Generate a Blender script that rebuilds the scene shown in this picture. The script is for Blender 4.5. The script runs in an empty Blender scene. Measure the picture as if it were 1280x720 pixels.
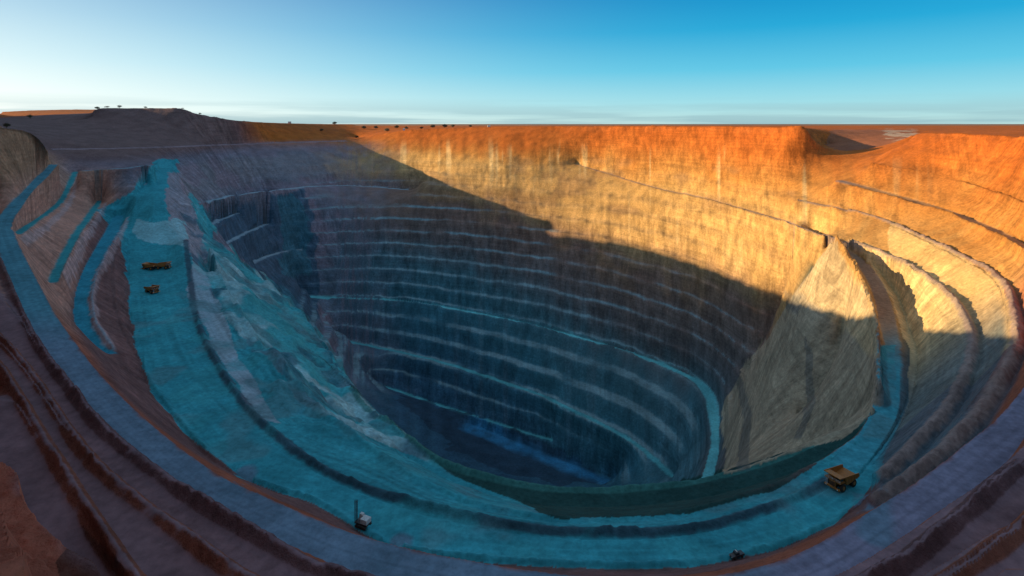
import bpy, math, random
import numpy as np
random.seed(4); rng = np.random.default_rng(7)
R = math.radians
S = bpy.context.scene

# ------------------------------------------------------------------ camera, sky, sun, exposure
F = 711.0; CX = 640.0; HY = 155.0                      # focal length / principal column / horizon row of the 1280x720 photograph
cam = bpy.data.objects.new('camera', bpy.data.cameras.new('camera'))
S.collection.objects.link(cam); S.camera = cam
cam.location = (0, 0, 0); cam.rotation_euler = (R(90), 0, 0)
cam.data.sensor_width = 36.0; cam.data.lens = F / 1280 * 36.0
cam.data.shift_y = -(360 - HY) / 1280.0
cam.data.clip_start = 1.0; cam.data.clip_end = 200000.0

SUN_EL = R(15.5); SUN_DX, SUN_DY = -0.985, 0.17         # direction towards the sun, in plan
W = bpy.data.worlds.new("World"); S.world = W; W.use_nodes = True
nt = W.node_tree; nt.nodes.clear()
wo = nt.nodes.new('ShaderNodeOutputWorld'); bg = nt.nodes.new('ShaderNodeBackground')
sky = nt.nodes.new('ShaderNodeTexSky'); sky.sky_type = 'NISHITA'; sky.sun_disc = False
sky.sun_elevation = SUN_EL; sky.sun_rotation = math.atan2(SUN_DX, SUN_DY)
sky.altitude = 300; sky.air_density = 1.0; sky.dust_density = 0.6; sky.ozone_density = 3.0
EXPO = 0.35; BG = 0.13
bg.inputs['Strength'].default_value = BG
def wn(t, **k):
    n = nt.nodes.new(t)
    for a, b in k.items(): setattr(n, a, b)
    return n
def wm(op, a, b=None, c=None, clamp=False):
    n = wn('ShaderNodeMath', operation=op, use_clamp=clamp)
    for i, v in enumerate((a, b, c)):
        if v is None: continue
        if isinstance(v, (int, float)): n.inputs[i].default_value = v
        else: nt.links.new(v, n.inputs[i])
    return n.outputs[0]
tc = wn('ShaderNodeTexCoord'); sx = wn('ShaderNodeSeparateXYZ'); nt.links.new(tc.outputs['Generated'], sx.inputs[0])
cr = wn('ShaderNodeValToRGB'); el = cr.color_ramp.elements
stops = [(0,(.52,.76,.74)),(.035,(.36,.74,.82)),(.09,(.12,.58,.80)),(.155,(.018,.40,.70)),(.23,(.000,.25,.57)),(.45,(.17,.31,.46)),(1,(.25,.33,.45))]
while len(el) < len(stops): el.new(.5)
for e, (p, c) in zip(el, stops): e.position = p; e.color = c + (1,)
nt.links.new(wm('MAXIMUM', sx.outputs['Z'], 0.0), cr.inputs[0])
dot = wm('ADD', wm('MULTIPLY', sx.outputs['X'], SUN_DX), wm('MULTIPLY', sx.outputs['Y'], SUN_DY))
glow = wm('MULTIPLY', wm('POWER', wm('MULTIPLY_ADD', dot, .82, .36, clamp=True), 2.8), wm('POWER', 2.718, wm('MULTIPLY', wm('ABSOLUTE', sx.outputs['Z']), -5.5)))
mg = wn('ShaderNodeMix', data_type='RGBA'); nt.links.new(glow, mg.inputs[0]); nt.links.new(cr.outputs[0], mg.inputs[6]); mg.inputs[7].default_value = (1.12, 1.15, 1.08, 1)
# thin dust-grey cloud bank low over the horizon
mpn = wn('ShaderNodeMapping'); mpn.inputs['Scale'].default_value = (3.2, 3.2, 70); nt.links.new(tc.outputs['Generated'], mpn.inputs[0])
cn = wn('ShaderNodeTexNoise'); cn.inputs['Scale'].default_value = 1.0; cn.inputs['Detail'].default_value = 4; nt.links.new(mpn.outputs[0], cn.inputs['Vector'])
cm = wm('MULTIPLY', wm('MULTIPLY_ADD', cn.outputs[0], 6.0, -2.4, clamp=True), wm('MULTIPLY_ADD', sx.outputs['Z'], -22.0, 1.0, clamp=True))
mc = wn('ShaderNodeMix', data_type='RGBA'); nt.links.new(wm('MULTIPLY', cm, .8), mc.inputs[0]); nt.links.new(mg.outputs[2], mc.inputs[6]); mc.inputs[7].default_value = (.30, .50, .56, 1)
sc_ = wn('ShaderNodeVectorMath', operation='SCALE'); nt.links.new(mc.outputs[2], sc_.inputs[0]); sc_.inputs['Scale'].default_value = 1/BG/2**EXPO
mn = wn('ShaderNodeMix', data_type='RGBA'); mn.inputs[0].default_value = .985
nt.links.new(sky.outputs[0], mn.inputs[6]); nt.links.new(sc_.outputs[0], mn.inputs[7]); nt.links.new(mn.outputs[2], bg.inputs['Color'])
nt.links.new(bg.outputs[0], wo.inputs[0])
sl = bpy.data.lights.new('sun', 'SUN'); sl.energy = 5.0; sl.angle = R(0.35); sl.color = (1.0, 0.74, 0.39)
so = bpy.data.objects.new('sun', sl); S.collection.objects.link(so)
from mathutils import Vector
sd = Vector((SUN_DX, SUN_DY, 0)).normalized() * math.cos(SUN_EL) + Vector((0, 0, math.sin(SUN_EL)))
so.rotation_euler = sd.to_track_quat('Z', 'Y').to_euler()
S.view_settings.view_transform = 'Standard'; S.view_settings.look = 'None'
S.view_settings.exposure = EXPO; S.view_settings.gamma = 1.0; S.view_settings.use_curve_mapping = False
S.render.engine = 'CYCLES'
S.cycles.max_bounces = 5; S.cycles.diffuse_bounces = 3

# ------------------------------------------------------------------ survey of the pit
# a survey point is (sight column, sight row, depth below the lookout) or (column, distance, depth, 'D')
def P(p):
    if len(p) == 4: D, h = p[1], p[2]
    else: h = p[2]; D = F * h / (p[1] - HY)
    return ((p[0] - CX) / F * D, D, -h)
L = []                                                  # (name, half width, points, windrow height)
def line(name, w, pts): L.append((name, w, [P(p) for p in pts]))
D_ = 'D'
line('road', 6, [(66,206,50),(36,240,64),(6,276,78),(8,300,82),(27,345,90),(50,395,96),(72,430,100),(100,470,103),(145,520,105),(200,570,106),(255,610,107),(300,632,107),(360,660,107),(430,688,107),(500,708,107),(600,728,107),(720,745,107),(850,750,107),(960,735,107),(1040,705,107),(1110,660,106),(1180,612,105),(1240,562,103),(1280,526,100),(1318,470,98),(1332,420,96),(1326,370,95),(1280,311,93),(1200,270,90),(1120,245,84),(1050,226,74)])
line('benchC', 5, [(-60,330,84),(0,395,86),(60,490,88),(100,530,88),(160,590,88),(220,640,88),(300,690,88),(360,722,88),(450,760,88),(600,795,88),(800,805,88),(960,790,88),(1080,740,88),(1160,690,88),(1220,645,88),(1280,600,86),(1350,520,84),(1400,440,80)])
line('crestC', 1.2, [(-40,270,84),(0,330,86),(40,420,88),(90,490,88),(130,540,88),(190,588,88),(250,630,88),(350,688,88),(420,720,88),(600,765,88),(800,775,88),(1000,760,88),(1120,712,88),(1200,648,88),(1280,582,86)])
line('benchB', 4, [(-60,400,72),(0,455,73),(60,535,74),(105,598,74),(160,655,74),(220,705,74),(300,760,74),(500,850,74),(800,870,74),(1050,810,74),(1180,745,74),(1280,680,72)])
line('crestB', 1.2, [(-40,380,72),(0,425,73),(40,470,74),(100,560,74),(150,610,74),(230,670,74),(300,720,74),(500,820,74),(800,840,74),(1050,790,74),(1205,718,74),(1280,662,72),(1350,600,70)])
line('benchA', 4, [(-60,500,61),(0,520,62),(35,570,62),(70,630,62),(100,680,63),(140,760,64),(400,1000,64),(900,1010,64),(1200,830,62),(1300,740,60)])
line('crestA', 1.2, [(-40,430,61),(0,462,62),(60,560,62),(110,640,62),(150,700,62),(180,745,62)])
line('rock', 1.5, [(-60,570,46),(-2,592,46),(10,630,46),(35,668,46),(60,690,46),(85,706,46),(102,722,46),(140,800,46)])
line('rock2', 1.5, [(-80,650,34),(-20,690,34),(30,720,34),(60,780,34)])
line('guardB', 2, [(-25,28,22,D_),(-25,45,34,D_),(-25,62,43,D_),(-25,74,49,D_),(-25,90,57,D_),(-25,104,60,D_)])
line('guardC', 2, [(-30,560,60),(-30,480,66),(-30,420,74),(-30,380,82),(-30,340,86)])
line('guard', 2, [(-16,560,3,D_),(-16,700,0,D_),(-16,900,-4,D_),(-16,1100,-7,D_),(-16,1260,-9,D_),(-16,1500,-12,D_),(-16,1700,-14,D_),(-40,1900,-16,D_)])
line('near', 0, [(-640,D_,0)] and [(-640,25,25,D_),(0,25,25,D_),(640,25,25,D_),(1280,25,25,D_),(1920,25,25,D_)])
# lower haul level
line('tealN', 2, [(196,205,62),(172,250,95),(163,300,128),(163,350,145),(170,420,150),(190,480,150),(250,556,150),(300,594,150),(400,630,150),(485,680,150),(580,697,150),(680,705,150),(760,708,150),(860,705,150),(960,687,150),(1040,655,150),(1090,620,150)])
line('tealA', 7, [(208,202,62),(200,250,95),(200,300,130),(200,340,145),(205,420,150),(240,500,150),(300,555,150),(400,612,150),(500,655,150),(600,680,150),(700,690,150),(800,692,150),(900,680,150),(1000,650,150),(1050,625,150),(1085,590,150)])
line('tealB', 4, [(232,300,128),(238,350,146),(246,400,151),(275,460,151),(310,510,151),(360,556,151),(430,600,151),(560,640,151),(700,664,151),(850,663,151),(960,635,151),(1040,600,151)])
line('tealC', 1.5, [(262,310,140),(290,380,154),(340,450,156),(400,512,156),(440,545,156),(520,598,156),(600,632,156),(680,648,156),(760,650,156),(860,641,156),(960,612,154),(1030,578,152),(1075,548,151)])
line('ramp', 6, [(1060,578,151),(1090,548,151),(1106,510,151),(1110,470,150),(1111,430,150),(1106,390,147),(1096,358,142),(1078,330,135),(1054,303,123)])
line('rampcrest', 2.0, [(1100,500,149),(1098,460,147),(1096,420,144),(1088,382,138),(1070,340,129),(1046,301,119)])
line('ramptoe', 1, [(1084,324,131),(1105,345,142),(1124,375,150),(1136,410,153),(1145,445,153),(1136,500,153),(1112,548,152),(1072,600,151)])
line('R2', 4, [(720,205,95),(770,220,114),(820,235,128),(880,248,132),(960,270,130),(1010,287,125),(1050,300,121),(1080,309,122),(1120,325,124),(1170,355,124),(1205,395,125),(1215,440,127),(1190,502,130),(1150,552,135),(1105,598,139)])
line('R3', 4, [(1000,250,102),(1040,259,102),(1100,275,104),(1200,320,108),(1250,350,110),(1268,390,111),(1268,440,112),(1228,512,114),(1170,577,116),(1100,630,118)])
# under the lower haul level
line('G', 5, [(404,440,216),(440,500,215),(500,558,208),(560,593,203),(640,618,200),(720,626,200),(800,624,198),(870,615,192),(960,592,182),(1040,558,170),(1085,530,158)])
line('Q', 1.5, [(440,488,216),(500,545,209),(560,580,203),(640,603,200),(720,612,200),(800,610,198),(870,601,192),(960,577,182),(1040,546,170),(1088,520,155)])
line('O', 2, [(252,255,115),(258,275,135),(268,300,150),(300,332,176),(350,368,202),(400,425,222),(440,486,216)])
line('rubble', 2, [(240,258,112),(262,340,160),(300,400,176),(350,450,190),(400,490,198),(450,535,196)])
# far walls
line('R5', 2, [(1090,205,52),(1180,222,62),(1240,240,66),(1280,255,68),(1330,290,70)])
line('R4edge', 1, [(1062,233,78),(1120,249,84),(1200,274,89),(1280,316,92),(1322,372,94)])
line('W', 6, [(370,371,360),(400,372,360),(440,373,360),(500,376,360),(560,385,360),(640,401,360),(720,421,360),(800,445,360),(860,470,360),(884,490,360),(893,520,360),(893,560,360),(886,590,360),(870,650,360)])
line('V', 4, [(420,424,425),(500,440,425),(560,455,425),(630,478,425),(700,505,425),(790,552,425),(840,595,425)])
line('U', 3, [(470,480,468),(540,503,468),(600,523,468),(690,550,468)])
line('floor', 12, [(585,533,478),(640,556,480),(700,580,480),(760,602,480)])
line('hid1', 10, [(480,770,465,D_),(560,650,480,D_),(640,600,480,D_),(760,590,480,D_),(840,560,440,D_)])
line('hid2', 4, [(330,930,330,D_),(370,930,380,D_),(420,850,430,D_)])
line('T1', 7, [(250,256,128),(275,249,134),(300,243,140),(380,234,150),(440,232,160),(520,238,172)])
line('T2', 7, [(264,281,158),(300,264,176),(335,255,186)])
line('T3', 7, [(282,304,188),(310,290,205),(340,276,216)])
line('T4', 7, [(312,330,250),(340,318,262),(375,312,275)])
line('but1', 2, [(1040,303,125),(1005,365,205),(965,418,265),(930,465,310),(905,515,350)])
line('but2', 2, [(905,588,270),(1000,558,222),(1055,532,188),(1090,502,158)])
line('but3', 2, [(1050,420,188),(1035,480,218),(1000,520,245)])
# rims
line('rim', 3, [(1700,260,16,D_),(1500,380,15,D_),(1400,450,14,D_),(1280,560,13,D_),(1240,630,12,D_),(1190,720,12,D_),(1150,795,14,D_),(1134,825,32,D_),(1110,850,42,D_),(1070,875,47,D_),(1024,890,44,D_),(1006,905,7,D_),(985,930,5,D_),(906,1100,5,D_),(815,1280,5,D_),(723,1450,6,D_),(620,1590,8,D_),(521,1710,17,D_),(480,1780,30,D_),(440,1850,48,D_)])
line('notch1', 6, [(1040,980,52,D_),(1075,1000,54,D_),(1110,980,48,D_)])
line('notch2', 3, [(1000,960,5,D_),(1000,1200,8,D_),(1040,1400,14,D_),(1150,1400,20,D_)])
line('notch4', 4, [(1020,945,52,D_),(1024,1150,54,D_),(1040,1280,44,D_)])
line('L2', 5, [(104,214,61),(125,212,60),(160,210,58),(188,206,57)])
line('notch3', 3, [(1142,880,18,D_),(1165,1100,18,D_)])
line('farbench', 8, [(60,187,40),(150,185,40),(230,183,45),(300,180,50),(430,176,50)])
line('shade_ridge', 6, [(-210,35,6,D_),(-200,60,-14,D_),(-180,100,-34,D_),(-150,200,-52,D_),(-130,300,-64,D_),(-130,450,-93,D_),(-130,640,-112,D_),(-130,1000,-180,D_),(-130,1300,-240,D_),(-150,1500,-240,D_),(-160,1580,-215,D_)])  # unseen high ground added left of the view, shaped to shade the pit
line('hill', 6, [(-5,1265,-9,D_),(10,1280,-9,D_),(70,1290,-9,D_),(112,1290,-12,D_),(122,1300,-34,D_),(160,1330,-37,D_),(200,1340,-37,D_),(226,1340,-36,D_),(246,1360,-24,D_),(290,1450,-10,D_),(340,1650,-3,D_),(440,2100,2,D_)])
line('hillback', 10, [(-100,2100,-20,D_),(0,2050,-34,D_),(14,2040,-45,D_),(112,2000,-51,D_),(180,2000,-40,D_),(250,2000,-8,D_)])
line('cliff', 2, [(-140,440,-6,D_),(-60,500,2,D_),(0,550,5,D_),(30,590,8,D_),(48,640,18,D_),(58,700,34,D_)])
line('cliff2', 2, [(-120,600,-5,D_),(-20,760,5,D_),(40,860,20,D_)])
line('road2', 4, [(94,215,70),(75,252,90),(45,275,90),(22,292,84)])
line('road3', 4, [(125,250,100),(108,275,104),(94,295,106),(72,338,110),(66,352,112)])
line('road4', 6, [(150,270,115),(130,305,121),(112,340,126),(104,375,129),(108,405,132),(132,438,137)])
line('edge4', 1.5, [(150,300,124),(140,345,134),(150,400,142),(172,440,146)])
line('L1', 2, [(95,232,80),(150,226,78),(180,222,74)])
line('plain', 10, [(-640,3500,10,D_),(0,3500,8,D_),(640,3400,12,D_),(1280,3400,10,D_),(1920,3400,10,D_)])
line('plain2', 5, [(560,2200,10,D_),(800,2000,10,D_),(1000,1900,12,D_),(1200,1700,14,D_),(1400,1200,14,D_),(1900,800,14,D_)])
line('plain3', 5, [(1920,200,20,D_),(1900,500,15,D_)])
line('offleft', 4, [(-640,60,30,D_),(-640,250,-30,D_),(-400,300,-60,D_)])

# ------------------------------------------------------------------ height field (columns fan out from the lookout, rows grow with distance)
QUAL = 1.0
ce = 1.55 / QUAL
cols = np.concatenate([np.arange(-640, -12, 7.0), np.arange(-12, 1292, ce), np.arange(1294, 1920, 7.0)])
rs = 0.0026 / QUAL
vals = [22.0]
while vals[-1] < 3600:
    d = vals[-1]
    k = rs * (.68 if 740 < d < 1400 else 1.0 if 130 < d < 1500 else 1.5)
    vals.append(d * (1 + k))
rowsD = np.array(vals)
nc, nr = len(cols), len(rowsD)
TX = (cols - CX) / F
GX = (rowsD[:, None] * TX[None, :]).astype(np.float32); GY = np.repeat(rowsD[:, None], nc, 1).astype(np.float32)
cell = rowsD * 0.0026

def spline(pts, n=10):
    p = np.array([pts[0]] + list(pts) + [pts[-1]], float); out = []
    # centripetal-ish: plain Catmull-Rom in log distance keeps far and near spacing even
    for i in range(1, len(p) - 2):
        for t in np.linspace(0, 1, n, endpoint=False):
            a, b, c, d = p[i-1], p[i], p[i+1], p[i+2]
            out.append(0.5*((2*b)+(-a+c)*t+(2*a-5*b+4*c-d)*t*t+(-a+3*b-3*c+d)*t**3))
    out.append(p[-2]); return np.array(out)
def pixspline(pts, n=8):                                # smooth in (tan azimuth, log distance, height/distance)
    a = np.array(pts); q = np.stack([a[:,0]/a[:,1], np.log(a[:,1]), a[:,2]/a[:,1]], 1)
    s = spline(q, n); Y = np.exp(s[:,1]); return np.stack([s[:,0]*Y, Y, s[:,2]*Y], 1)

def seg_field(pl, reach, fn):
    """calls fn(slices, distance, height) for each piece of a plan polyline"""
    for i in range(len(pl) - 1):
        a, b = pl[i], pl[i+1]
        lo, hi = min(a[1], b[1]) - reach, max(a[1], b[1]) + reach
        r0, r1 = np.searchsorted(rowsD, max(lo, 1)), np.searchsorted(rowsD, hi) + 1
        if r0 >= nr: continue
        r1 = min(r1, nr)
        ymin = max(lo, 15.0)
        ts = [(x + s*reach) / y for x, y in ((a[0], a[1]), (b[0], b[1])) for s in (-1, 1)] + [(a[0]-reach)/ymin, (b[0]-reach)/ymin, (a[0]+reach)/ymin, (b[0]+reach)/ymin]
        c0, c1 = np.searchsorted(TX, min(ts)), np.searchsorted(TX, max(ts)) + 1
        c0 = max(c0 - 1, 0); c1 = min(c1, nc)
        if c1 <= c0 or r1 <= r0: continue
        X = GX[r0:r1, c0:c1]; Y = GY[r0:r1, c0:c1]
        dx, dy = b[0]-a[0], b[1]-a[1]; LL = dx*dx + dy*dy + 1e-9
        t = np.clip(((X-a[0])*dx + (Y-a[1])*dy) / LL, 0, 1)
        dist = np.hypot(X-a[0]-t*dx, Y-a[1]-t*dy)
        fn((slice(r0, r1), slice(c0, c1)), dist, a[2] + t*(b[2]-a[2]))

lines = {}
fixd = np.full((nr, nc), 9.0, np.float32); fixz = np.zeros((nr, nc), np.float32)
for name, w, pts in L:
    pl = pixspline(pts); lines[name] = pl
    def put(sl, d, z):
        cw = np.maximum(w, 0.75 * np.maximum(cell[sl[0]], 1.55/F*rowsD[sl[0]]))[:, None]
        q = d / cw; m = (q < 1) & (q < fixd[sl])
        fixd[sl] = np.where(m, q, fixd[sl]); fixz[sl] = np.where(m, z, fixz[sl])
    seg_field(pl, max(w, 0.003 * max(p[1] for p in pts)) * 1.1, put)
fix = fixd < 1
fix[-1, :] = True; fixz[-1, :] = -10
fix[0, :] = True; fixz[0, :] = -25

def relax(fix, z, z0, it):
    zz = z0.copy()
    for _ in range(it):
        p = np.pad(zz, 1, mode='edge')
        n = 0.25 * (p[:-2,1:-1] + p[2:,1:-1] + p[1:-1,:-2] + p[1:-1,2:])
        zz += 1.0 * (n - zz)
        zz[fix] = z[fix]
    return zz
def pyramid(fix, z, level):
    if min(fix.shape) < 24:
        z0 = np.full(fix.shape, z[fix].mean(), np.float32); z0[fix] = z[fix]
        return relax(fix, z, z0, 1500)
    h, w = fix.shape; H, Wd = (h+1)//2, (w+1)//2
    fp = np.zeros((H*2, Wd*2), np.float32); zp = np.zeros_like(fp); fp[:h,:w] = fix; zp[:h,:w] = z*fix
    c = fp.reshape(H,2,Wd,2).sum((1,3)); s = zp.reshape(H,2,Wd,2).sum((1,3))
    zc = pyramid(c > 0, np.where(c > 0, s/np.maximum(c,1), 0).astype(np.float32), level+1)
    up = np.repeat(np.repeat(zc, 2, 0), 2, 1)[:h,:w]
    return relax(fix, z, up.astype(np.float32), 90 if level == 0 else 160)
Z = pyramid(fix, fixz, 0)

# ------------------------------------------------------------------ noise
def sstep(a, b, x):
    t = np.clip((x-a)/(b-a), 0, 1); return t*t*(3-2*t)
def vnoise(x, y, seed, n=256):
    g = np.random.default_rng(seed).random((n, n)).astype(np.float32)*2-1
    xi = np.floor(x); yi = np.floor(y); fx = (x-xi).astype(np.float32); fy = (y-yi).astype(np.float32)
    fx = fx*fx*(3-2*fx); fy = fy*fy*(3-2*fy); xi = xi.astype(np.int64) % n; yi = yi.astype(np.int64) % n
    x1 = (xi+1) % n; y1 = (yi+1) % n
    return (g[yi,xi]*(1-fx)+g[yi,x1]*fx)*(1-fy) + (g[y1,xi]*(1-fx)+g[y1,x1]*fx)*fy
def fbm(x, y, s, seed, o=4):
    r = 0; a = 1.0
    for i in range(o):
        r = r + a*vnoise(x/s*2**i+13.7*i, y/s*2**i+7.1*i, seed+i); a *= 0.5
    return r


# distance to roads and flat ground (kept smooth)
def distmap(names, reach, hw=0):
    d = np.full((nr, nc), reach, np.float32)
    for n in names:
        pl = lines[n] if isinstance(n, str) else n
        def f(sl, dd, z): d[sl] = np.minimum(d[sl], dd)
        seg_field(pl, reach, f)
    return d
# along-wall coordinate for streaks: nearest point on a loop that runs round the pit
loop = np.array([(-650,900),(-600,1250),(-430,1450),(-150,1420),(100,1290),(300,1080),(400,850),(370,600),(290,400),(200,280),(0,200),(-150,260),(-330,420),(-480,620),(-650,900)], float)
lp = spline([tuple(p)+(0,) for p in loop], 6)[:, :2]
arc = np.concatenate([[0], np.cumsum(np.hypot(*np.diff(lp, axis=0).T))])
best = np.full((nr, nc), 1e9, np.float32); SC = np.zeros((nr, nc), np.float32)
for i in range(len(lp)-1):
    a, b = lp[i], lp[i+1]; dx, dy = b-a; LL = dx*dx+dy*dy
    t = np.clip(((GX-a[0])*dx+(GY-a[1])*dy)/LL, 0, 1); dd = (GX-a[0]-t*dx)**2+(GY-a[1]-t*dy)**2
    m = dd < best; best[m] = dd[m]; SC[m] = (arc[i]+t*math.sqrt(LL))[m]
del best
# down the far and right walls the strata streaks follow the bearing from the lookout; join the two coordinates without a break
az = np.arctan2(GX, GY).astype(np.float32)
_px = np.repeat(cols[None, :], nr, 0); zone = (GY > 480) & (GY < 640) & (_px > 960) & (_px < 1270)
cf = np.polyfit(az[zone], SC[zone], 1); sg = np.sign(cf[0])
SA = sg*1000*az; SA += (SC[zone]-SA[zone]).mean()
wz = sstep(480, 640, GY)*sstep(420, 470, _px); SC = (SC*(1-wz)+SA*wz).astype(np.float32); del az, SA, wz, zone

# slope
def slope(Z):
    zy = np.gradient(Z, axis=0)/np.gradient(GY, axis=0)
    zx = np.gradient(Z, axis=1)/np.gradient(GX, axis=1)
    zy = zy - zx*TX[None, :]                             # rows fan out: correct to the true plan derivative
    return np.hypot(zx, zy)
H = -Z; Hs0 = H.copy()
sl0 = slope(Z)
dflat = distmap(['road','benchA','benchB','benchC','tealA','tealB','ramp','road2','road3','road4','floor'], 40)
rough = sstep(4, 16, dflat)
PX = np.repeat(cols[None, :], nr, 0).astype(np.float32)

# terraced walls: benches every 32 m down the far and right walls
inwall = sstep(620, 760, GY) * sstep(300, 420, PX) * (1-sstep(440, 462, H)) * sstep(60, 100, H) * sstep(0.35, 0.7, sl0)
inwall = np.maximum(inwall, sstep(300,420,GY)*sstep(1010,1060,PX)*sstep(.35,.7,sl0)*sstep(20,40,H)*(1-sstep(125,135,H))*0.6)
ST = 23.0
hh = H + 2.2*fbm(GX, GY, 150, 31, 3)
t = hh/ST + 0.5; k = np.floor(t); f = t-k; kbench = k
HT = (k - 0.5 + sstep(0.30, 0.70, f) ) * ST
HT = (k + sstep(0.22, 0.78, f) - 0.5) * ST
H = H + inwall*(0.42+0.45*sstep(150,240,H+60*(1-sstep(500,800,PX))))*(HT - hh)
# rock relief: gullies running down the faces, lumps on the rubble
far = sstep(100, 600, GY)
steep = sstep(0.25, 0.6, sl0)
gul = vnoise(SC/26, H/120, 51)*0.55 + vnoise(SC/11, H/60, 52)*0.3 + vnoise(SC/5, H/26, 53)*0.15
amp = (0.5 + 2.3*far) * steep * rough
H = H + amp*gul
H = H + rough*(0.2+0.8*far)*(fbm(GX, GY, 18, 61, 5)) * (0.4+0.6*steep)
H = H + 0.05*fbm(GX, GY, 9, 66, 3)
H = H + (1-far)*sstep(2.5, 9, dflat)*0.32*np.abs(fbm(GX, GY, 3.2, 68, 4))
rub = sstep(160,260,PX)*(1-sstep(480,560,PX))*sstep(250,330,GY)*(1-sstep(900,1000,GY))*(1-sstep(225,260,H))*sstep(9,22,dflat)
H = H - rub*(7.0*np.abs(fbm(GX, GY, 46, 71, 4)) + 2.0*np.abs(fbm(GX, GY, 12, 77, 4)) - 3)
# windrows along the bench edges
def windrow(name, hgt, hw, gaps=(), pl=None):
    global H
    pl = lines[name] if pl is None else pl
    d = np.full((nr, nc), 99., np.float32)
    def f(sl, dd, z): d[sl] = np.minimum(d[sl], dd)
    seg_field(pl, hw*2.2, f)
    q = hgt*np.exp(-(d/hw)**2*1.4)*(1+0.22*fbm(GX, GY, 2.4, hash_(name), 3))*(.85+.35*fbm(GX, GY, 14, hash_(name)+5, 2)); q[d > hw*2.1] = 0
    for g0, g1, gy in gaps: q *= 1-((PX > g0) & (PX < g1) & (GY < gy))
    H = H - q
    return d
def hash_(s): return sum(ord(c)*(i+3) for i, c in enumerate(s)) % 1000
windrow('crestA', 1.7, 1.3); windrow('crestB', 2.0, 1.5); windrow('crestC', 2.6, 1.8)
dB = windrow('tealB', 2.2, 1.8, gaps=((-100, 246, 9999),))
windrow('rampcrest', 6.5, 4.0); windrow('R4edge', 3.0, 2.5); windrow('R5', 2.0, 2.5)
windrow('tealN', 1.8, 2.0, gaps=((290, 318, 9999), (478, 505, 9999), (-100, 180, 9999)))
windrow('tealC', 1.5, 2.5)
windrow('R2', 3.8, 3.2, gaps=((0, 1060, 9999),)); windrow('R3', 3.8, 3.2, gaps=((0, 1060, 9999),))
windrow('Q', 2.0, 2.0)
windrow('c3', 2.0, 2.4, pl=np.array([P(p) for p in [(131,254,100),(116,278,104),(102,298,106),(82,340,110)]]))
windrow('c4', 2.2, 2.4, pl=np.array([P(p) for p in [(158,276,115),(140,308,121),(122,342,126),(115,375,129),(120,405,132),(142,438,137)]]))
Z = -H
def ground(X, Y):
    r = np.interp(Y, rowsD, np.arange(nr)); c = np.interp(X/Y, TX, np.arange(nc))
    i, j = min(int(r), nr-2), min(int(c), nc-2); a, b = r-i, c-j
    return float((Z[i,j]*(1-b)+Z[i,j+1]*b)*(1-a)+(Z[i+1,j]*(1-b)+Z[i+1,j+1]*b)*a)
def sight(px, py, dmin=0):                              # the ground point seen from the lookout along a direction
    c = int(np.argmin(abs(cols-px))); lim = -(py-HY)/F
    for i in range(nr):
        if rowsD[i] > dmin and Z[i, c]/rowsD[i] >= lim: return ((px-CX)/F*rowsD[i], rowsD[i], float(Z[i,c]))
    return ((px-CX)/F*2000, 2000, -10)

# ------------------------------------------------------------------ rock, dust and soil colours (with some shade painted into them)
sl1 = slope(Z)
wx = 1.0*fbm(GX, GY, 30, 81, 4); wy = 1.0*fbm(GX, GY, 30, 91, 4)
def ramp(x, stops):
    xs = [s[0] for s in stops]; return np.stack([np.interp(x, xs, [s[1][k] for s in stops]) for k in range(3)], -1).astype(np.float32)
hn = H + 10*fbm(GX, GY, 120, 101, 3) + 9*vnoise(SC/14, H/90, 104) + 90*(1-sstep(480,820,PX))*sstep(60,130,H)  # depth offset darkens the left wall along the shadow edge; shade in the colour
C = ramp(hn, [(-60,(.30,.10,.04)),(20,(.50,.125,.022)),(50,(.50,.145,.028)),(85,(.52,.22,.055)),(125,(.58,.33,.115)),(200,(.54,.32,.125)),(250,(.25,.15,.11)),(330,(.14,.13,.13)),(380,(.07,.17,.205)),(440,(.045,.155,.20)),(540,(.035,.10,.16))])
def mixc(mask, col, amt=1.0):
    global C
    m = (mask*amt)[..., None].astype(np.float32); C = C*(1-m) + np.array(col, np.float32)*m
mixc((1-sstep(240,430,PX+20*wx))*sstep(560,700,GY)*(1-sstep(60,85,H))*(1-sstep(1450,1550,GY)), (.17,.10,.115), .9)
# left half of the pit is painted grey-blue, the cast of its shade put into the colour, the benches beneath the lookout in red clay
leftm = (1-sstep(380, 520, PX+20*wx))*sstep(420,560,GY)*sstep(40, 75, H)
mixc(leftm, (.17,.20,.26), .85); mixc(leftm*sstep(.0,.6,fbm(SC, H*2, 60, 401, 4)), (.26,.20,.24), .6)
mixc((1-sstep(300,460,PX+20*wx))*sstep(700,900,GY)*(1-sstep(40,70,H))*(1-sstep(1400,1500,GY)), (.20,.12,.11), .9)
near = (1-sstep(330, 420, GY))*(1-sstep(150,160,H))
mixc(near, (.34,.105,.06)); mixc(near*(1-sstep(100,125,GY))*(1-sstep(56,61,H))*(1-sstep(120,140,PX)), (.44,.125,.075))
leftcl = (1-sstep(135,165,PX+14*wx))*sstep(250,330,GY)*sstep(-60,-30,H)*(1-sstep(780,860,GY))
mixc(leftcl, (.52,.27,.20)); mixc(leftcl*(1-sstep(40,70,H)), (.36,.20,.12))
def poly(pts, d0, d1, soft=6):
    """polygon traced on the sight lines, limited to a distance range; ragged edge"""
    px = PX + wx*soft; py = HY + F*H/GY + wy*soft*0.6
    m = np.zeros(PX.shape, bool); n = len(pts)
    for i in range(n):
        x0, y0 = pts[i]; x1, y1 = pts[(i+1) % n]
        if y0 == y1: continue
        c = ((y0 > py) != (y1 > py)) & (px < (x1-x0)*(py-y0)/(y1-y0)+x0); m ^= c
    m &= (GY > d0) & (GY < d1)
    return m.astype(np.float32)
TEAL = (.045,.33,.385)  # cyan cast of shade and haze carried in the base colour
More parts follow.
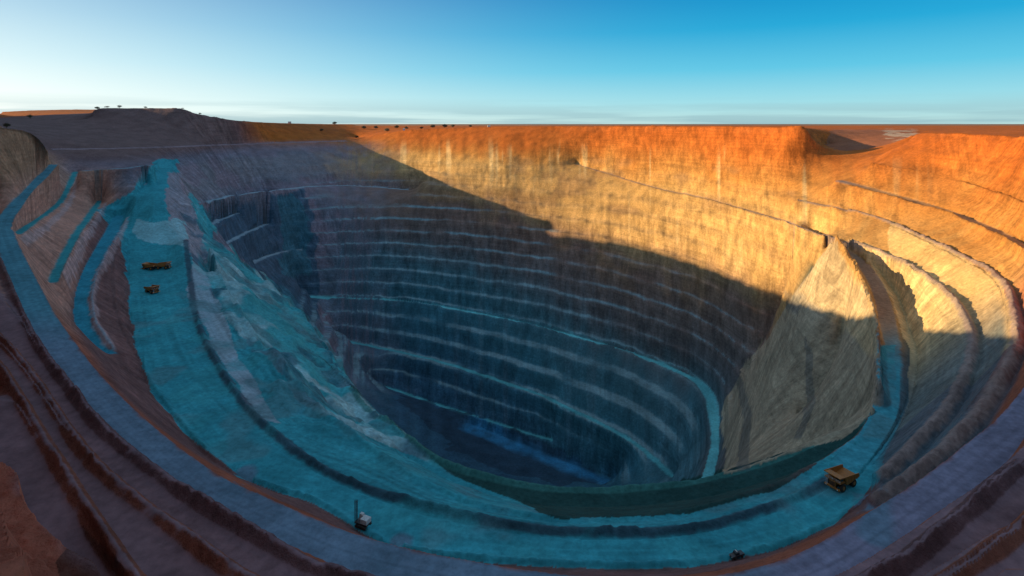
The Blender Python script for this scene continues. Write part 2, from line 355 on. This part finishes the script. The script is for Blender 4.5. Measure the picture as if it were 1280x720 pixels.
edge = (1-sstep(30,42,distmap(['tealN'],50)))*sstep(98,104,H)
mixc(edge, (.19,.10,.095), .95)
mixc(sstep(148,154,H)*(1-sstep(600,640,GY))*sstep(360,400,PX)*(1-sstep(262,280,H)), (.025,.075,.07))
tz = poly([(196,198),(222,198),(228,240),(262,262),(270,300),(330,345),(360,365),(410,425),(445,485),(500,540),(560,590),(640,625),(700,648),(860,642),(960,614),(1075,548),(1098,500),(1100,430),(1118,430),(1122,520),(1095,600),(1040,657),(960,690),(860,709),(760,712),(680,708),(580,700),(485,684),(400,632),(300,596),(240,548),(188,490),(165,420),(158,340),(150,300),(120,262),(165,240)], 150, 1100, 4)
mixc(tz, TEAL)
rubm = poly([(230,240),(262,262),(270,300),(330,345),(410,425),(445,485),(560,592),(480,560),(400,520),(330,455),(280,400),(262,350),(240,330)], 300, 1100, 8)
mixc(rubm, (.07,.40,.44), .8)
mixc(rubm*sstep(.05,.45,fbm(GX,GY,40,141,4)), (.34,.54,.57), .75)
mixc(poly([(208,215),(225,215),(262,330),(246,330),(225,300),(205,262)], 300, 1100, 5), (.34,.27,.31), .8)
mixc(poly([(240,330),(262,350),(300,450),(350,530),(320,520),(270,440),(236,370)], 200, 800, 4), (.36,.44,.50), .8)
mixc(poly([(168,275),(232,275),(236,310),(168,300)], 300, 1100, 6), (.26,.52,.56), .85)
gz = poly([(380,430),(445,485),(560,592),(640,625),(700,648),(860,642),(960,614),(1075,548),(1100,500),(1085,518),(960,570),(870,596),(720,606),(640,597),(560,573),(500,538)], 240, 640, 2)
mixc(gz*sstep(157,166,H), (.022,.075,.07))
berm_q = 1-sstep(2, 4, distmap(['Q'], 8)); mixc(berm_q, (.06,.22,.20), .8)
mixc(poly([(346,246),(366,240),(392,290),(388,345),(352,342)], 800, 1600, 6), (.09,.50,.52), .85)
# buttress: pale weathered rock
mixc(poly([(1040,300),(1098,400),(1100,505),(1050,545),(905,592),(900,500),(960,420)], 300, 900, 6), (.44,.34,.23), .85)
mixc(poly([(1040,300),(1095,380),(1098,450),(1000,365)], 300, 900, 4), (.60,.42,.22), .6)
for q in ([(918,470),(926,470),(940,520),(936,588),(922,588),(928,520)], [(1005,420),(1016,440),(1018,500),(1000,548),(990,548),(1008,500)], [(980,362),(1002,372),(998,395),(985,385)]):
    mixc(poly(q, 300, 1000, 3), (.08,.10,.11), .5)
def berm(names, hw, col, amt=.85, soft=1.2):
    d = distmap(names, hw+10) + .6*fbm(GX, GY, 3, 191, 2); mixc(1-sstep(hw-soft*.5, hw+soft, d), col, amt)
berm(['tealB'], 2.2, (.05,.07,.10), .8*sstep(225, 250, PX).max())
berm(['crestA','crestB'], 2.6, (.22,.075,.05)); berm(['crestC'], 3.2, (.12,.075,.085))
mixc(poly([(66,700),(92,668),(112,660),(150,705),(160,740),(80,740)], 20, 130, 14), (.09,.035,.025), .8)
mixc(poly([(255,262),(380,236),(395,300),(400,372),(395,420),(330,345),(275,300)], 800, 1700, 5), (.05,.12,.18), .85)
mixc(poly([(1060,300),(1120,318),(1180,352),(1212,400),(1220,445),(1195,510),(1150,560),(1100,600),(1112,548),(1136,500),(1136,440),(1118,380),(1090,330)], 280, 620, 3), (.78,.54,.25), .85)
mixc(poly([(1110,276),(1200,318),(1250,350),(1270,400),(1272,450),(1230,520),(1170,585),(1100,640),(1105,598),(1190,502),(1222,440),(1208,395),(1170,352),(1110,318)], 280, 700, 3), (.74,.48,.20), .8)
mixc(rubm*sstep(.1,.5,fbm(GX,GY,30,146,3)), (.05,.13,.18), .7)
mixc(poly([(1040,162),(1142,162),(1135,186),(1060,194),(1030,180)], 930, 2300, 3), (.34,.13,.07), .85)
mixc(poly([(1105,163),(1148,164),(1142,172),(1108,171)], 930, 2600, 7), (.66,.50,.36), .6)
mixc(sstep(107,116,H)*sstep(1085,1110,PX)*(1-sstep(300,420,GY)), (.085,.15,.18), .85)  # shade of the lower right terraces painted in as dark teal
berm(['R2','R3'], 2.2, (.34,.24,.21), .8)
# roads and dust on the level benches
def road(names, hw, col, amt=1.0, soft=2.0, gap=None):
    d = distmap(names, hw+soft+8) + 0.8*fbm(GX, GY, 6, 121, 3)
    m = 1-sstep(hw-soft*.4, hw+soft, d)
    m = m*(1-sstep(.45,.85,sl1))
    if gap is not None: m = m*gap
    if col is None: return m
    mixc(m, col, amt); return m
mD = road(['road'], 5.6, None)
w1 = ((1-sstep(110,200,PX))*sstep(250,300,GY))[..., None]; w2 = sstep(900,1000,PX)[..., None]; w3 = (sstep(1000,1100,PX)*sstep(240,290,GY))[..., None]
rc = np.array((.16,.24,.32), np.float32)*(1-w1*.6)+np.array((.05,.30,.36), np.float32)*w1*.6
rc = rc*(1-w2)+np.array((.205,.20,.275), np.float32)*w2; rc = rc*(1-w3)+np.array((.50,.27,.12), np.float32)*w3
C = C*(1-mD[..., None])+rc*mD[..., None]
mA = road(['benchC','benchB','benchA'], 7, (.225,.14,.155), .9)
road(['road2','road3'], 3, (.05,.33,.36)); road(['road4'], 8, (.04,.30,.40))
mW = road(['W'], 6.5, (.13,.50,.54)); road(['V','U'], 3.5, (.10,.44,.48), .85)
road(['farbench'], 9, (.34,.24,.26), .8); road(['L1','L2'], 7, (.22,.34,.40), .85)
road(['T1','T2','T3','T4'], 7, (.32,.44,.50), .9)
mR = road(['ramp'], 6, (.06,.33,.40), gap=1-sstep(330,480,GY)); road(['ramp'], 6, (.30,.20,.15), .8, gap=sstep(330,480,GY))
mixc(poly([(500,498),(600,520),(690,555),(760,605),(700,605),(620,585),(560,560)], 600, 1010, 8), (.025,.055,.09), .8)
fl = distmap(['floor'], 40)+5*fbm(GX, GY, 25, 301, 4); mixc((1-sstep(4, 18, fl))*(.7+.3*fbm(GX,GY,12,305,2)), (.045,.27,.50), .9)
bp = []                                                 # short links between the haul road and the lower level
for a, b in (((292,618,107),(308,588,150)), ((478,700,107),(500,678,150)), ((1096,668,106),(1080,625,150))):
    bp.append(np.array([P(a), P(b)]))
mL = road(bp, 3.2, (.13,.21,.28), .85)
bench = inwall*(1-sstep(.25,.6,sl1))*sstep(-1,.2,fbm(SC, H*3, 60, 201, 4))
mixc(bench*sstep(215,265,hn), (.20,.34,.38), .75)
CRE = {'c3': [(131,254,100),(116,278,104),(102,298,106),(82,340,110)], 'c4': [(158,276,115),(140,308,121),(122,342,126),(115,375,129),(120,405,132),(142,438,137)],
       'c2': [(100,218,71),(84,254,90),(56,280,90),(30,296,84)]}
dc = distmap([np.array([P(p) for p in v]) for v in CRE.values()], 12) + 1.1*fbm(GX, GY, 7, 311, 3)
mixc(1-sstep(1.2, 3.4, dc), (.50,.38,.38), .6)
# brown earth between the haul road and the lower level
# pale streaks down the lit wall, dark seams
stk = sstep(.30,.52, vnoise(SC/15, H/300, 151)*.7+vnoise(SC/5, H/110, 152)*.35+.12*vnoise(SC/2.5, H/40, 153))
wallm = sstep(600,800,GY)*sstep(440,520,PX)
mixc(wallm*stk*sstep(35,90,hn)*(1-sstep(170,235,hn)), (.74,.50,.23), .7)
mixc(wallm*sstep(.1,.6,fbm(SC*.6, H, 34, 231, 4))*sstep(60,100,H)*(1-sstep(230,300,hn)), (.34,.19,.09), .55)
stk2 = sstep(.3,.8, vnoise(SC/9, H/300, 161)*.7+vnoise(SC/4, H/90, 162)*.4)
mixc(wallm*stk2*sstep(250,300,hn), (.07,.10,.12), .18)
C *= (1 + .16*wallm*vnoise(SC/16, kbench*7.31, 321)*sstep(150,200,H))[..., None]
mixc(.15*wallm*sstep(.35,.8,vnoise(SC/11, H/200, 171))*sstep(260,380,H)*sstep(.4,.7,sl1), (.24,.26,.28), .6)
dN = distmap(['tealN'], 70); dR = distmap(['road'], 12); lowl = tz*sstep(143,148,H)
trk = vnoise(dN/2.6, SC/240, 211)*.6 + vnoise(dN/.9, SC/120, 212)*.5
C *= (1 + .22*trk*lowl)[..., None]
mixc(lowl*sstep(.1,.6,fbm(GX, GY, 26, 221, 3)), (.10,.26,.29), .6)
mixc(lowl*sstep(.2,.7,fbm(GX, GY, 20, 225, 3)), (.06,.40,.44), .5)
C *= (1 + .14*(vnoise(dR/.8, SC/150, 213))*mD)[..., None]
C *= (1 + 0.16*fbm(GX, GY, 14, 111, 4))[..., None]
C = np.clip(C, 0.004, 0.85)

# ------------------------------------------------------------------ materials
def nmat(name): 
    m = bpy.data.materials.new(name); m.use_nodes = True; return m, m.node_tree.nodes, m.node_tree.links, m.node_tree.nodes['Principled BSDF']
def rock_material(name, streak=0.5, bump=0.6):
    m, N, K, b = nmat(name)
    a = N.new('ShaderNodeAttribute'); a.attribute_name = 'rock'
    g = N.new('ShaderNodeTexCoord')
    uv = N.new('ShaderNodeUVMap'); uv.uv_map = 'wall'
    mp = N.new('ShaderNodeMapping'); mp.inputs['Scale'].default_value = (0.13, 0.035, 1); K.new(uv.outputs[0], mp.inputs[0])
    n1 = N.new('ShaderNodeTexNoise'); n1.inputs['Scale'].default_value = 1.0; n1.inputs['Detail'].default_value = 8; n1.inputs['Roughness'].default_value = .7
    K.new(mp.outputs[0], n1.inputs['Vector'])
    n2 = N.new('ShaderNodeTexNoise'); n2.inputs['Scale'].default_value = 0.35; n2.inputs['Detail'].default_value = 9; n2.inputs['Roughness'].default_value = .68
    K.new(g.outputs['Object'], n2.inputs['Vector'])
    r1 = N.new('ShaderNodeMapRange'); r1.inputs[1].default_value = .38; r1.inputs[2].default_value = .62; r1.inputs[3].default_value = 1-streak*.75; r1.inputs[4].default_value = 1+streak*.75
    K.new(n1.outputs[0], r1.inputs[0])
    r2 = N.new('ShaderNodeMapRange'); r2.inputs[1].default_value = .32; r2.inputs[2].default_value = .68; r2.inputs[3].default_value = .74; r2.inputs[4].default_value = 1.26
    K.new(n2.outputs[0], r2.inputs[0])
    mp3 = N.new('ShaderNodeMapping'); mp3.inputs['Scale'].default_value = (0.012, 0.11, 1); K.new(uv.outputs[0], mp3.inputs[0])
    n3 = N.new('ShaderNodeTexNoise'); n3.inputs['Scale'].default_value = 1.0; n3.inputs['Detail'].default_value = 7; n3.inputs['Roughness'].default_value = .65; n3.inputs['Distortion'].default_value = 1.8
    K.new(mp3.outputs[0], n3.inputs['Vector'])
    r3 = N.new('ShaderNodeMapRange'); r3.inputs[1].default_value = .3; r3.inputs[2].default_value = .7; r3.inputs[3].default_value = 1-streak*.6; r3.inputs[4].default_value = 1+streak*.6
    K.new(n3.outputs[0], r3.inputs[0])
    m3 = N.new('ShaderNodeMath'); m3.operation = 'MULTIPLY'; K.new(r1.outputs[0], m3.inputs[0]); K.new(r3.outputs[0], m3.inputs[1]); r1 = m3
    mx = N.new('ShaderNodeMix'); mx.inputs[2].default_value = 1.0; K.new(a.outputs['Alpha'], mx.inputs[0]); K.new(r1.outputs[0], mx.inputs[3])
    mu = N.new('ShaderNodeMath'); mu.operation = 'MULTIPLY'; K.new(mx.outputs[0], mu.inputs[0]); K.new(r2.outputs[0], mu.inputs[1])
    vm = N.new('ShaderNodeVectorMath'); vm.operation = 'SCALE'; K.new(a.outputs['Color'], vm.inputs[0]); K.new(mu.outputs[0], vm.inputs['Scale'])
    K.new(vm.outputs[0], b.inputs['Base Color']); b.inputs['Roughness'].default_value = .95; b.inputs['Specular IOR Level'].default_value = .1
    ad = N.new('ShaderNodeMath'); ad.operation = 'ADD'; mb = N.new('ShaderNodeMath'); mb.operation = 'MULTIPLY'; K.new(n1.outputs[0], mb.inputs[0]); K.new(a.outputs['Alpha'], mb.inputs[1]); K.new(mb.outputs[0], ad.inputs[0]); K.new(n2.outputs[0], ad.inputs[1])
    bu = N.new('ShaderNodeBump'); bu.inputs['Strength'].default_value = bump; bu.inputs['Distance'].default_value = 1.5
    K.new(ad.outputs[0], bu.inputs['Height']); K.new(bu.outputs[0], b.inputs['Normal'])
    return m
M_rock = rock_material('layered_rock', .36, .8)
M_road = rock_material('road_dust', .0, .12)

# ------------------------------------------------------------------ terrain meshes: one sheet, cut along the road edges
Fcol = lambda A: (A[:-1,:-1]+A[1:,:-1]+A[:-1,1:]+A[1:,1:])*.25
roadm = Fcol(np.maximum.reduce([mD, mW, mR, mL])) > .5
tealm = (Fcol(np.maximum(1-sstep(7,11,distmap(['tealA'], 20)), 0)) > .5) & ~roadm
benchm = (Fcol(mA) > .5) & ~roadm & ~tealm
Fh = Fcol(H); Fy = Fcol(GY); Fx = Fcol(PX)
plat = (Fh < 26) & (Fy > 800) & (Fx > 440) & (Fcol(sl1) < .35) & ~roadm
hillm = (Fh < 45) & (Fy > 430) & (Fx <= 440) & ~roadm
other = ~(roadm | tealm | benchm | plat | hillm)
idx = np.arange(nr*nc).reshape(nr, nc)
q4 = np.stack([idx[:-1,:-1], idx[:-1,1:], idx[1:,1:], idx[1:,:-1]], -1)
V = np.stack([GX, GY, Z], -1).reshape(-1, 3).astype(np.float32)
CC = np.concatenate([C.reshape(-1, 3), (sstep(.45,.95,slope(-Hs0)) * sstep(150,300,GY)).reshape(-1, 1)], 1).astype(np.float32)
UVv = np.stack([SC, H], -1).reshape(-1, 2).astype(np.float32)
def sheet(name, mask, mat):
    q = q4[mask]
    if not len(q): return
    used, inv = np.unique(q.ravel(), return_inverse=True)
    me = bpy.data.meshes.new(name); n = len(q)
    me.vertices.add(len(used)); me.vertices.foreach_set('co', V[used].ravel())
    me.loops.add(n*4); me.loops.foreach_set('vertex_index', inv.astype(np.int32))
    me.polygons.add(n); me.polygons.foreach_set('loop_start', np.arange(0, n*4, 4, dtype=np.int32))
    me.polygons.foreach_set('use_smooth', np.ones(n, bool))
    me.update(calc_edges=True)
    a = me.attributes.new('rock', 'FLOAT_COLOR', 'POINT'); a.data.foreach_set('color', CC[used].ravel())
    u = me.uv_layers.new(name='wall'); u.data.foreach_set('uv', UVv[used][inv].ravel())
    me.materials.append(mat)
    o = bpy.data.objects.new(name, me); S.collection.objects.link(o); o['kind'] = 'structure'
    return o
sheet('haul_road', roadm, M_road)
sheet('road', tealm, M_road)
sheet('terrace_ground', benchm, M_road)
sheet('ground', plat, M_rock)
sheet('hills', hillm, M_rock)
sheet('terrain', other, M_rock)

# the plain beyond, out to the horizon
def plain():
    me = bpy.data.meshes.new('ground'); v = []; f = []
    ys = [rowsD[-1]*0.999, 5000, 8000, 15000, 30000, 60000, 120000]
    for y in ys:
        for t in np.linspace(-2.6, 2.6, 40): v.append((t*y, y, -10.2 - 0*y))
    for i in range(len(ys)-1):
        for j in range(39): f.append((i*40+j, i*40+j+1, (i+1)*40+j+1, (i+1)*40+j))
    me.from_pydata(v, [], f); m, N, K, b = nmat('red_plain')
    n = N.new('ShaderNodeTexNoise'); n.inputs['Scale'].default_value = .004; n.inputs['Detail'].default_value = 8
    g = N.new('ShaderNodeTexCoord'); K.new(g.outputs['Object'], n.inputs['Vector'])
    cr = N.new('ShaderNodeValToRGB'); cr.color_ramp.elements[0].color = (.10,.07,.04,1); cr.color_ramp.elements[1].color = (.38,.15,.06,1)
    cr.color_ramp.elements[0].position = .4; cr.color_ramp.elements[1].position = .6
    K.new(n.outputs[0], cr.inputs[0]); K.new(cr.outputs[0], b.inputs['Base Color']); b.inputs['Roughness'].default_value = 1
    me.materials.append(m); o = bpy.data.objects.new('plain', me); S.collection.objects.link(o); o['kind'] = 'structure'
plain()

# ------------------------------------------------------------------ objects
def paint(name, col, rough=.6, metal=0.0, dirt=.35):
    m, N, K, b = nmat(name)
    g = N.new('ShaderNodeTexCoord'); n = N.new('ShaderNodeTexNoise'); n.inputs['Scale'].default_value = 1.2; n.inputs['Detail'].default_value = 7
    K.new(g.outputs['Object'], n.inputs['Vector'])
    r = N.new('ShaderNodeValToRGB'); r.color_ramp.elements[0].position = .38; r.color_ramp.elements[1].position = .62
    r.color_ramp.elements[0].color = tuple(c*(1-dirt)+d*dirt*.5 for c, d in zip(col, (.3,.2,.12))) + (1,); r.color_ramp.elements[1].color = tuple(col) + (1,)
    K.new(n.outputs[0], r.inputs[0]); K.new(r.outputs[0], b.inputs['Base Color']); b.inputs['Roughness'].default_value = rough; b.inputs['Metallic'].default_value = metal
    return m
M = dict(yellow=paint('dusty_orange_paint', (.46,.16,.02)), dark=paint('dark_steel', (.03,.03,.035), .5, .3), tyre=paint('tyre_rubber', (.018,.017,.017), .9),
         white=paint('white_cab_paint', (.72,.72,.70), .4), glass=paint('tinted_glass', (.02,.03,.04), .08, 0, 0), lamp=paint('lamp_lens', (.8,.8,.75), .2, 0, 0),
         amber=paint('amber_lens', (.8,.45,.05), .3, 0, 0), leaf=paint('scrub_leaf', (.085,.085,.045), .9), bark=paint('bark', (.12,.08,.05), .95), tin=paint('pale_tin', (.68,.66,.62), .5), ute=paint('navy_paint', (.02,.025,.035), .35))
class MB:
    def __init__(s): s.v = []; s.f = []
    def hexa(s, p):                                     # eight corners, bottom four then top four
        n = len(s.v); s.v += [tuple(q) for q in p]
        s.f += [tuple(n+i for i in f) for f in ((3,2,1,0),(4,5,6,7),(0,1,5,4),(1,2,6,5),(2,3,7,6),(3,0,4,7))]; return s
    def box(s, x0, x1, y0, y1, z0, z1, tx=0, ty=0):
        return s.hexa([(x0,y0,z0),(x1,y0,z0),(x1,y1,z0),(x0,y1,z0),(x0+tx,y0+ty,z1),(x1-tx,y0+ty,z1),(x1-tx,y1-ty,z1),(x0+tx,y1-ty,z1)])
    def prism(s, prof, y0, y1):                         # side profile (x, z) swept across the width
        n = len(s.v); k = len(prof); s.v += [(x, y0, z) for x, z in prof] + [(x, y1, z) for x, z in prof]
        s.f += [tuple(n+i for i in range(k))[::-1], tuple(n+k+i for i in range(k))] + [(n+i, n+(i+1) % k, n+k+(i+1) % k, n+k+i) for i in range(k)]; return s
    def tube(s, a, b, r, r2=None, k=10):
        a, b = Vector(a), Vector(b); d = (b-a).normalized(); u = d.orthogonal().normalized(); w = d.cross(u); n = len(s.v); r2 = r if r2 is None else r2
        for c, q in ((a, r), (b, r2)):
            for i in range(k):
                t = 2*math.pi*i/k; s.v.append(tuple(c + u*math.cos(t)*q + w*math.sin(t)*q))
        s.f += [(n+i, n+(i+1) % k, n+k+(i+1) % k, n+k+i) for i in range(k)] + [tuple(n+i for i in range(k))[::-1], tuple(n+k+i for i in range(k))]; return s
    def build(s, name, mat, parent=None, bevel=0.0):
        me = bpy.data.meshes.new(name); me.from_pydata(s.v, [], s.f)
        import bmesh
        bm = bmesh.new(); bm.from_mesh(me); bmesh.ops.recalc_face_normals(bm, faces=bm.faces)
        if bevel: bmesh.ops.bevel(bm, geom=list(bm.edges), offset=bevel, segments=1, affect='EDGES', clamp_overlap=True)
        bm.to_mesh(me); bm.free(); me.materials.append(mat)
        o = bpy.data.objects.new(name, me); S.collection.objects.link(o); o.parent = parent; return o
def thing(name, label, cat, loc, rz=0, group=None, sc=1.0):
    o = bpy.data.objects.new(name, None); S.collection.objects.link(o); o.location = loc; o.rotation_euler = (0, 0, rz); o.scale = (sc,)*3
    o['label'] = label; o['category'] = cat
    if group: o['group'] = group
    return o
def copy_tree(o, parent=None):
    c = o.copy(); S.collection.objects.link(c); c.parent = parent
    for ch in list(o.children): copy_tree(ch, c)
    return c
def wheel(parent, x, y, r, w, side):
    t = MB().tube((x, y-w/2, r), (x, y+w/2, r), r, k=24)
    wh = t.build('wheel', M['tyre'], parent, .12*r)
    MB().tube((x, y+side*(w/2-.02), r), (x, y+side*(w/2+.05*r), r), r*.52, r*.42, 16).build('rim', M['yellow'], wh)
    return wh
def make_truck(label, loc, rz):
    t = thing('haul_truck', label, 'dump truck', loc, rz, 'haul trucks on the lower haul road')
    MB().box(-5.6,5.9,-1.3,1.3,1.5,2.5).tube((-3.6,-2.4,1.75),(-3.6,2.4,1.75),.55).tube((3.6,-2.6,1.6),(3.6,2.6,1.6),.35).build('chassis', M['dark'], t)
    b = MB()
    b.prism([(-6.6,3.7),(-6.6,3.95),(1.9,2.95),(2.9,5.9),(6.4,6.25),(6.4,6.05),(3.1,5.7),(2.15,2.6),(-1,2.9)], -3.3, 3.3)
    for y in (-3.55, 3.3):
        b.prism([(-6.6,3.7),(-6.2,5.3),(2.8,6.1),(6.4,6.45),(6.4,6.05),(3.1,5.7),(2.15,2.6),(-1,2.9)], y, y+.25)
    for x in (-5,-3.2,-1.4,.4,1.8):
        for y in (-3.72, 3.55): b.box(x,x+.3,y,y+.17,3.4,5.5)
    body = b.build('dump_body', M['yellow'], t, .03)
    MB().tube((-1.5,-1.0,2.2),(1.2,-1.0,3.0),.22).tube((-1.5,1.0,2.2),(1.2,1.0,3.0),.22).build('hoist_ram', M['dark'], t)
    hd = MB().box(3.6,6.3,-1.25,1.25,1.9,3.9).build('engine_hood', M['yellow'], t, .08)
    g = MB()
    for i in range(7): g.box(6.31,6.38,-1.1,1.1,2.05+.25*i,2.17+.25*i)
    g.build('grille', M['dark'], hd)
    MB().box(2.9,6.3,-3.4,3.4,3.95,4.1).build('deck', M['yellow'], t, .02)
    cb = MB().box(3.7,5.6,1.3,3.1,4.11,5.75,.12,.1).build('cab', M['yellow'], t, .06)
    MB().box(3.95,5.35,3.0,3.14,4.75,5.45).build('side_window', M['glass'], cb)
    MB().box(5.5,5.66,1.5,2.9,4.75,5.45).build('windscreen', M['glass'], cb)
    rl = MB()
    for y in (-3.3,-1.6,0,1.6,3.3): rl.tube((6.2,y,4.1),(6.2,y,5.1),.045,k=6)
    for z in (4.6,5.1): rl.tube((6.2,-3.3,z),(6.2,3.3,z),.045,k=6).tube((6.2,-3.3,z),(3.4,-3.3,z),.045,k=6)
    rl.build('guard_rail', M['white'], t)
    ld = MB().tube((6.35,-1.9,1.2),(6.3,-1.9,4.1),.06,k=6).tube((6.35,-2.6,1.2),(6.3,-2.6,4.1),.06,k=6)
    for i in range(7): ld.tube((6.34,-2.6,1.4+.4*i),(6.34,-1.9,1.4+.4*i),.04,k=6)
    ld.build('ladder', M['white'], t)
    MB().box(5.9,6.7,-3.2,3.2,1.0,1.7).build('bumper', M['yellow'], t, .08)
    for y in (-2.4, 2.4): MB().tube((6.68,y,1.4),(6.78,y,1.4),.22).build('headlight', M['lamp'], t)
    for s_ in (-1, 1):
        wheel(t, 3.6, s_*2.75, 1.6, 1.0, s_)
        wheel(t, -3.6, s_*1.55, 1.6, .95, s_); wheel(t, -3.6, s_*2.75, 1.6, .95, s_)
    return t
def on(px, py, dz=0.0, dmin=0):
    p = sight(px, py, dmin); return (p[0], p[1], ground(p[0], p[1]) + dz)
t1 = make_truck('large dusty orange haul truck alone on the turquoise road at the right bend', on(1052, 607), R(208))
for px, py, rz, lab in ((187,337,R(174),'left one of two orange haul trucks side by side on the turquoise ramp'),
                        (204,336,R(10),'right one of two orange haul trucks side by side on the turquoise ramp'),
                        (190,366,R(-28),'single orange haul truck just below the parked pair on the turquoise ramp')):
    c = copy_tree(t1); p = on(px, py); c.location = p; c.rotation_euler = (0, 0, rz); c['label'] = lab

# drill rig on crawler tracks
d = thing('drill_rig', 'white-cabbed drill rig with a thin upright mast above the brown bank', 'drill rig', on(454, 658), R(-25))
for y in (-1.9, 1.3):
    tr = MB().prism([(-2.6,.5),(-2.1,0),(2.1,0),(2.6,.5),(2.1,1.05),(-2.1,1.05)], y, y+.6).build('crawler_track', M['tyre'], d, .05)
    rr = MB()
    for x in (-1.9,-.95,0,.95,1.9): rr.tube((x,y-.05,.5),(x,y+.65,.5),.32,k=12)
    rr.build('track_roller', M['dark'], tr)
MB().box(-2.9,2.7,-1.5,1.5,1.1,1.6).build('deck_frame', M['dark'], d, .05)
MB().box(-.4,2.6,-1.4,1.4,1.61,3.3).build('engine_housing', M['white'], d, .1)
cb = MB().box(-2.0,-.5,.1,1.5,1.61,3.9,.1,.08).build('cab', M['white'], d, .06)
MB().box(-2.02,-1.85,.3,1.3,2.5,3.5).build('windscreen', M['glass'], cb)
ms = MB()
for x in (-3.2,-2.5):
    for y in (-.9,-.2): ms.tube((x,y,.4),(x,y,9.2),.09,k=6)
for i in range(11):
    z = .6+.8*i
    for a, b in (((-3.2,-.9),(-2.5,-.9)),((-2.5,-.9),(-2.5,-.2)),((-2.5,-.2),(-3.2,-.2)),((-3.2,-.2),(-3.2,-.9))):
        ms.tube((a[0],a[1],z),(b[0],b[1],z+.7 if i < 10 else z),.05,k=5)
mst = ms.build('mast', M['dark'], d)
MB().tube((-2.85,-.55,.1),(-2.85,-.55,7.6),.12,k=8).build('drill_rod', M['dark'], mst)

# light vehicle with a beacon
u = thing('pickup', 'tiny dark pickup with a pale lamp bar on the red bank', 'pickup', on(921, 697), R(200))
MB().prism([(-2.6,.5),(-2.6,1.15),(-.6,1.2),(.0,1.2),(1.2,1.2),(2.5,1.05),(2.6,.5)], -.95, .95).build('body', M['ute'], u, .05)
cb = MB().box(-.7,1.1,-.85,.85,1.2,1.95,.25,.12).build('cab', M['ute'], u, .04)
MB().box(-.45,.9,-.83,.83,1.35,1.75,.12,.05).build('window', M['glass'], cb)
for y in (-.6,.6): MB().tube((2.58,y,.85),(2.65,y,.85),.13).build('headlight', M['lamp'], u)
for x in (-1.6,1.6):
    for y in (-.85,.85):
        w_ = MB().tube((x,y-.14,.4),(x,y+.14,.4),.4,k=18).build('wheel', M['tyre'], u, .03)
MB().tube((.2,-.5,2.05),(.2,.5,2.05),.16,k=10).build('beacon_bar', M['lamp'], u)

# scrub trees on the skyline
def tree(loc, h, wid, label, seed):
    r = random.Random(seed)
    t = thing('scrub_tree', label, 'tree', loc, r.random()*6, 'scrub trees along the skyline')
    tk = MB(); tk.tube((0,0,-.5),(.1*h*.3,0,h*.45),h*.045,h*.03,7)
    tips = []
    for i in range(5):
        a = i*1.256+r.random(); q = (math.cos(a)*wid*.28, math.sin(a)*wid*.28, h*(.4+.25*r.random())); tk.tube((.03*h,0,h*.38), q, h*.025, h*.01, 5); tips.append(q)
    tk.build('trunk', M['bark'], t)
    cr_ = MB()
    for q in tips + [(0,0,h*.7),(0,0,h*.4)]:
        for i in range(70):
            v = Vector((r.gauss(0,1), r.gauss(0,1), r.gauss(0,.8))); v = v.normalized()*(r.random()**.5)
            c = Vector(q) + Vector((v.x*wid*.27, v.y*wid*.27, v.z*h*.28)); a, b = r.random()*6.28, r.random()*3.14; s_ = h*.075
            e1 = Vector((math.cos(a)*math.sin(b), math.sin(a)*math.sin(b), math.cos(b)))*s_; e2 = e1.orthogonal().normalized()*s_*.7
            n = len(cr_.v); cr_.v += [tuple(c-e1), tuple(c+e2), tuple(c+e1), tuple(c-e2)]; cr_.f.append((n,n+1,n+2,n+3))
    cr_.build('crown', M['leaf'], t); return t
def gtop(px, d0, d1):                                   # crest seen against the sky in a distance range
    c = int(np.argmin(abs(cols-px))); m = (rowsD > d0) & (rowsD < d1); i = np.where(m)[0]; i = i[np.argmax(Z[i, c]/rowsD[i])]
    return (float(GX[i,c]), float(rowsD[i]), float(Z[i,c]))
TR = [(8,500,800,7,8,'low scrub tree at the far left of the skyline'),(38,1150,1350,13,16,'round dark scrub tree standing alone left of the sunlit strip'),
      (122,1150,1400,9,12,'scrub tree at the right end of the sunlit strip'),
      (134,1150,1400,8,14,'wide bush second from the sunlit strip on the left hill'),(149,1150,1400,11,13,'tallest scrub tree on top of the left hill'),
      (182,1150,1400,6,10,'low bush near the middle of the left hilltop'),
      (228,1150,1400,5,9,'bush where the left hilltop begins to fall away'),(250,1150,1500,6,9,'bush on the falling shoulder of the left hill'),
      ]
for i, (px, a, b, h, w_, lab) in enumerate(TR): tree(gtop(px, a, b), h*.75, w_*.8, lab, i)
k = 0
for px, h in ((402,8),(418,11),(446,9),(455,12),(470,10),(484,13),(496,12),(508,9),(527,8),(541,12),(556,13),(566,11),(588,8)):
    D = 1900 + 130*math.sin(px*1.7); x = (px-CX)/F*D
    tree((x, D, ground(x, D)-.3), h*1.1, h*1.5, 'dark scrub tree in the loose row on the plain behind the far rim', 40+k); k += 1
# small pale sheds on the plain
for px, w_, lab in ((362,9,'small pale tin shed on the skyline, leftmost of three'),(505,7,'small pale tin shed on the skyline amid the tree row'),(611,9,'small pale tin shed on the skyline right of the tree row')):
    D = 1840; x = (px-CX)/F*D; t = thing('shed', lab, 'shed', (x, D, ground(x, D)-.3), .2, 'tin sheds on the plain')
    MB().box(-w_/2,w_/2,-3,3,0,5).build('wall', M['tin'], t)
    MB().prism([(-3.4,4.9),(0,6.8),(3.4,4.9)], -w_/2-.3, w_/2+.3).build('roof', M['tin'], t).rotation_euler = (0,0,R(90))
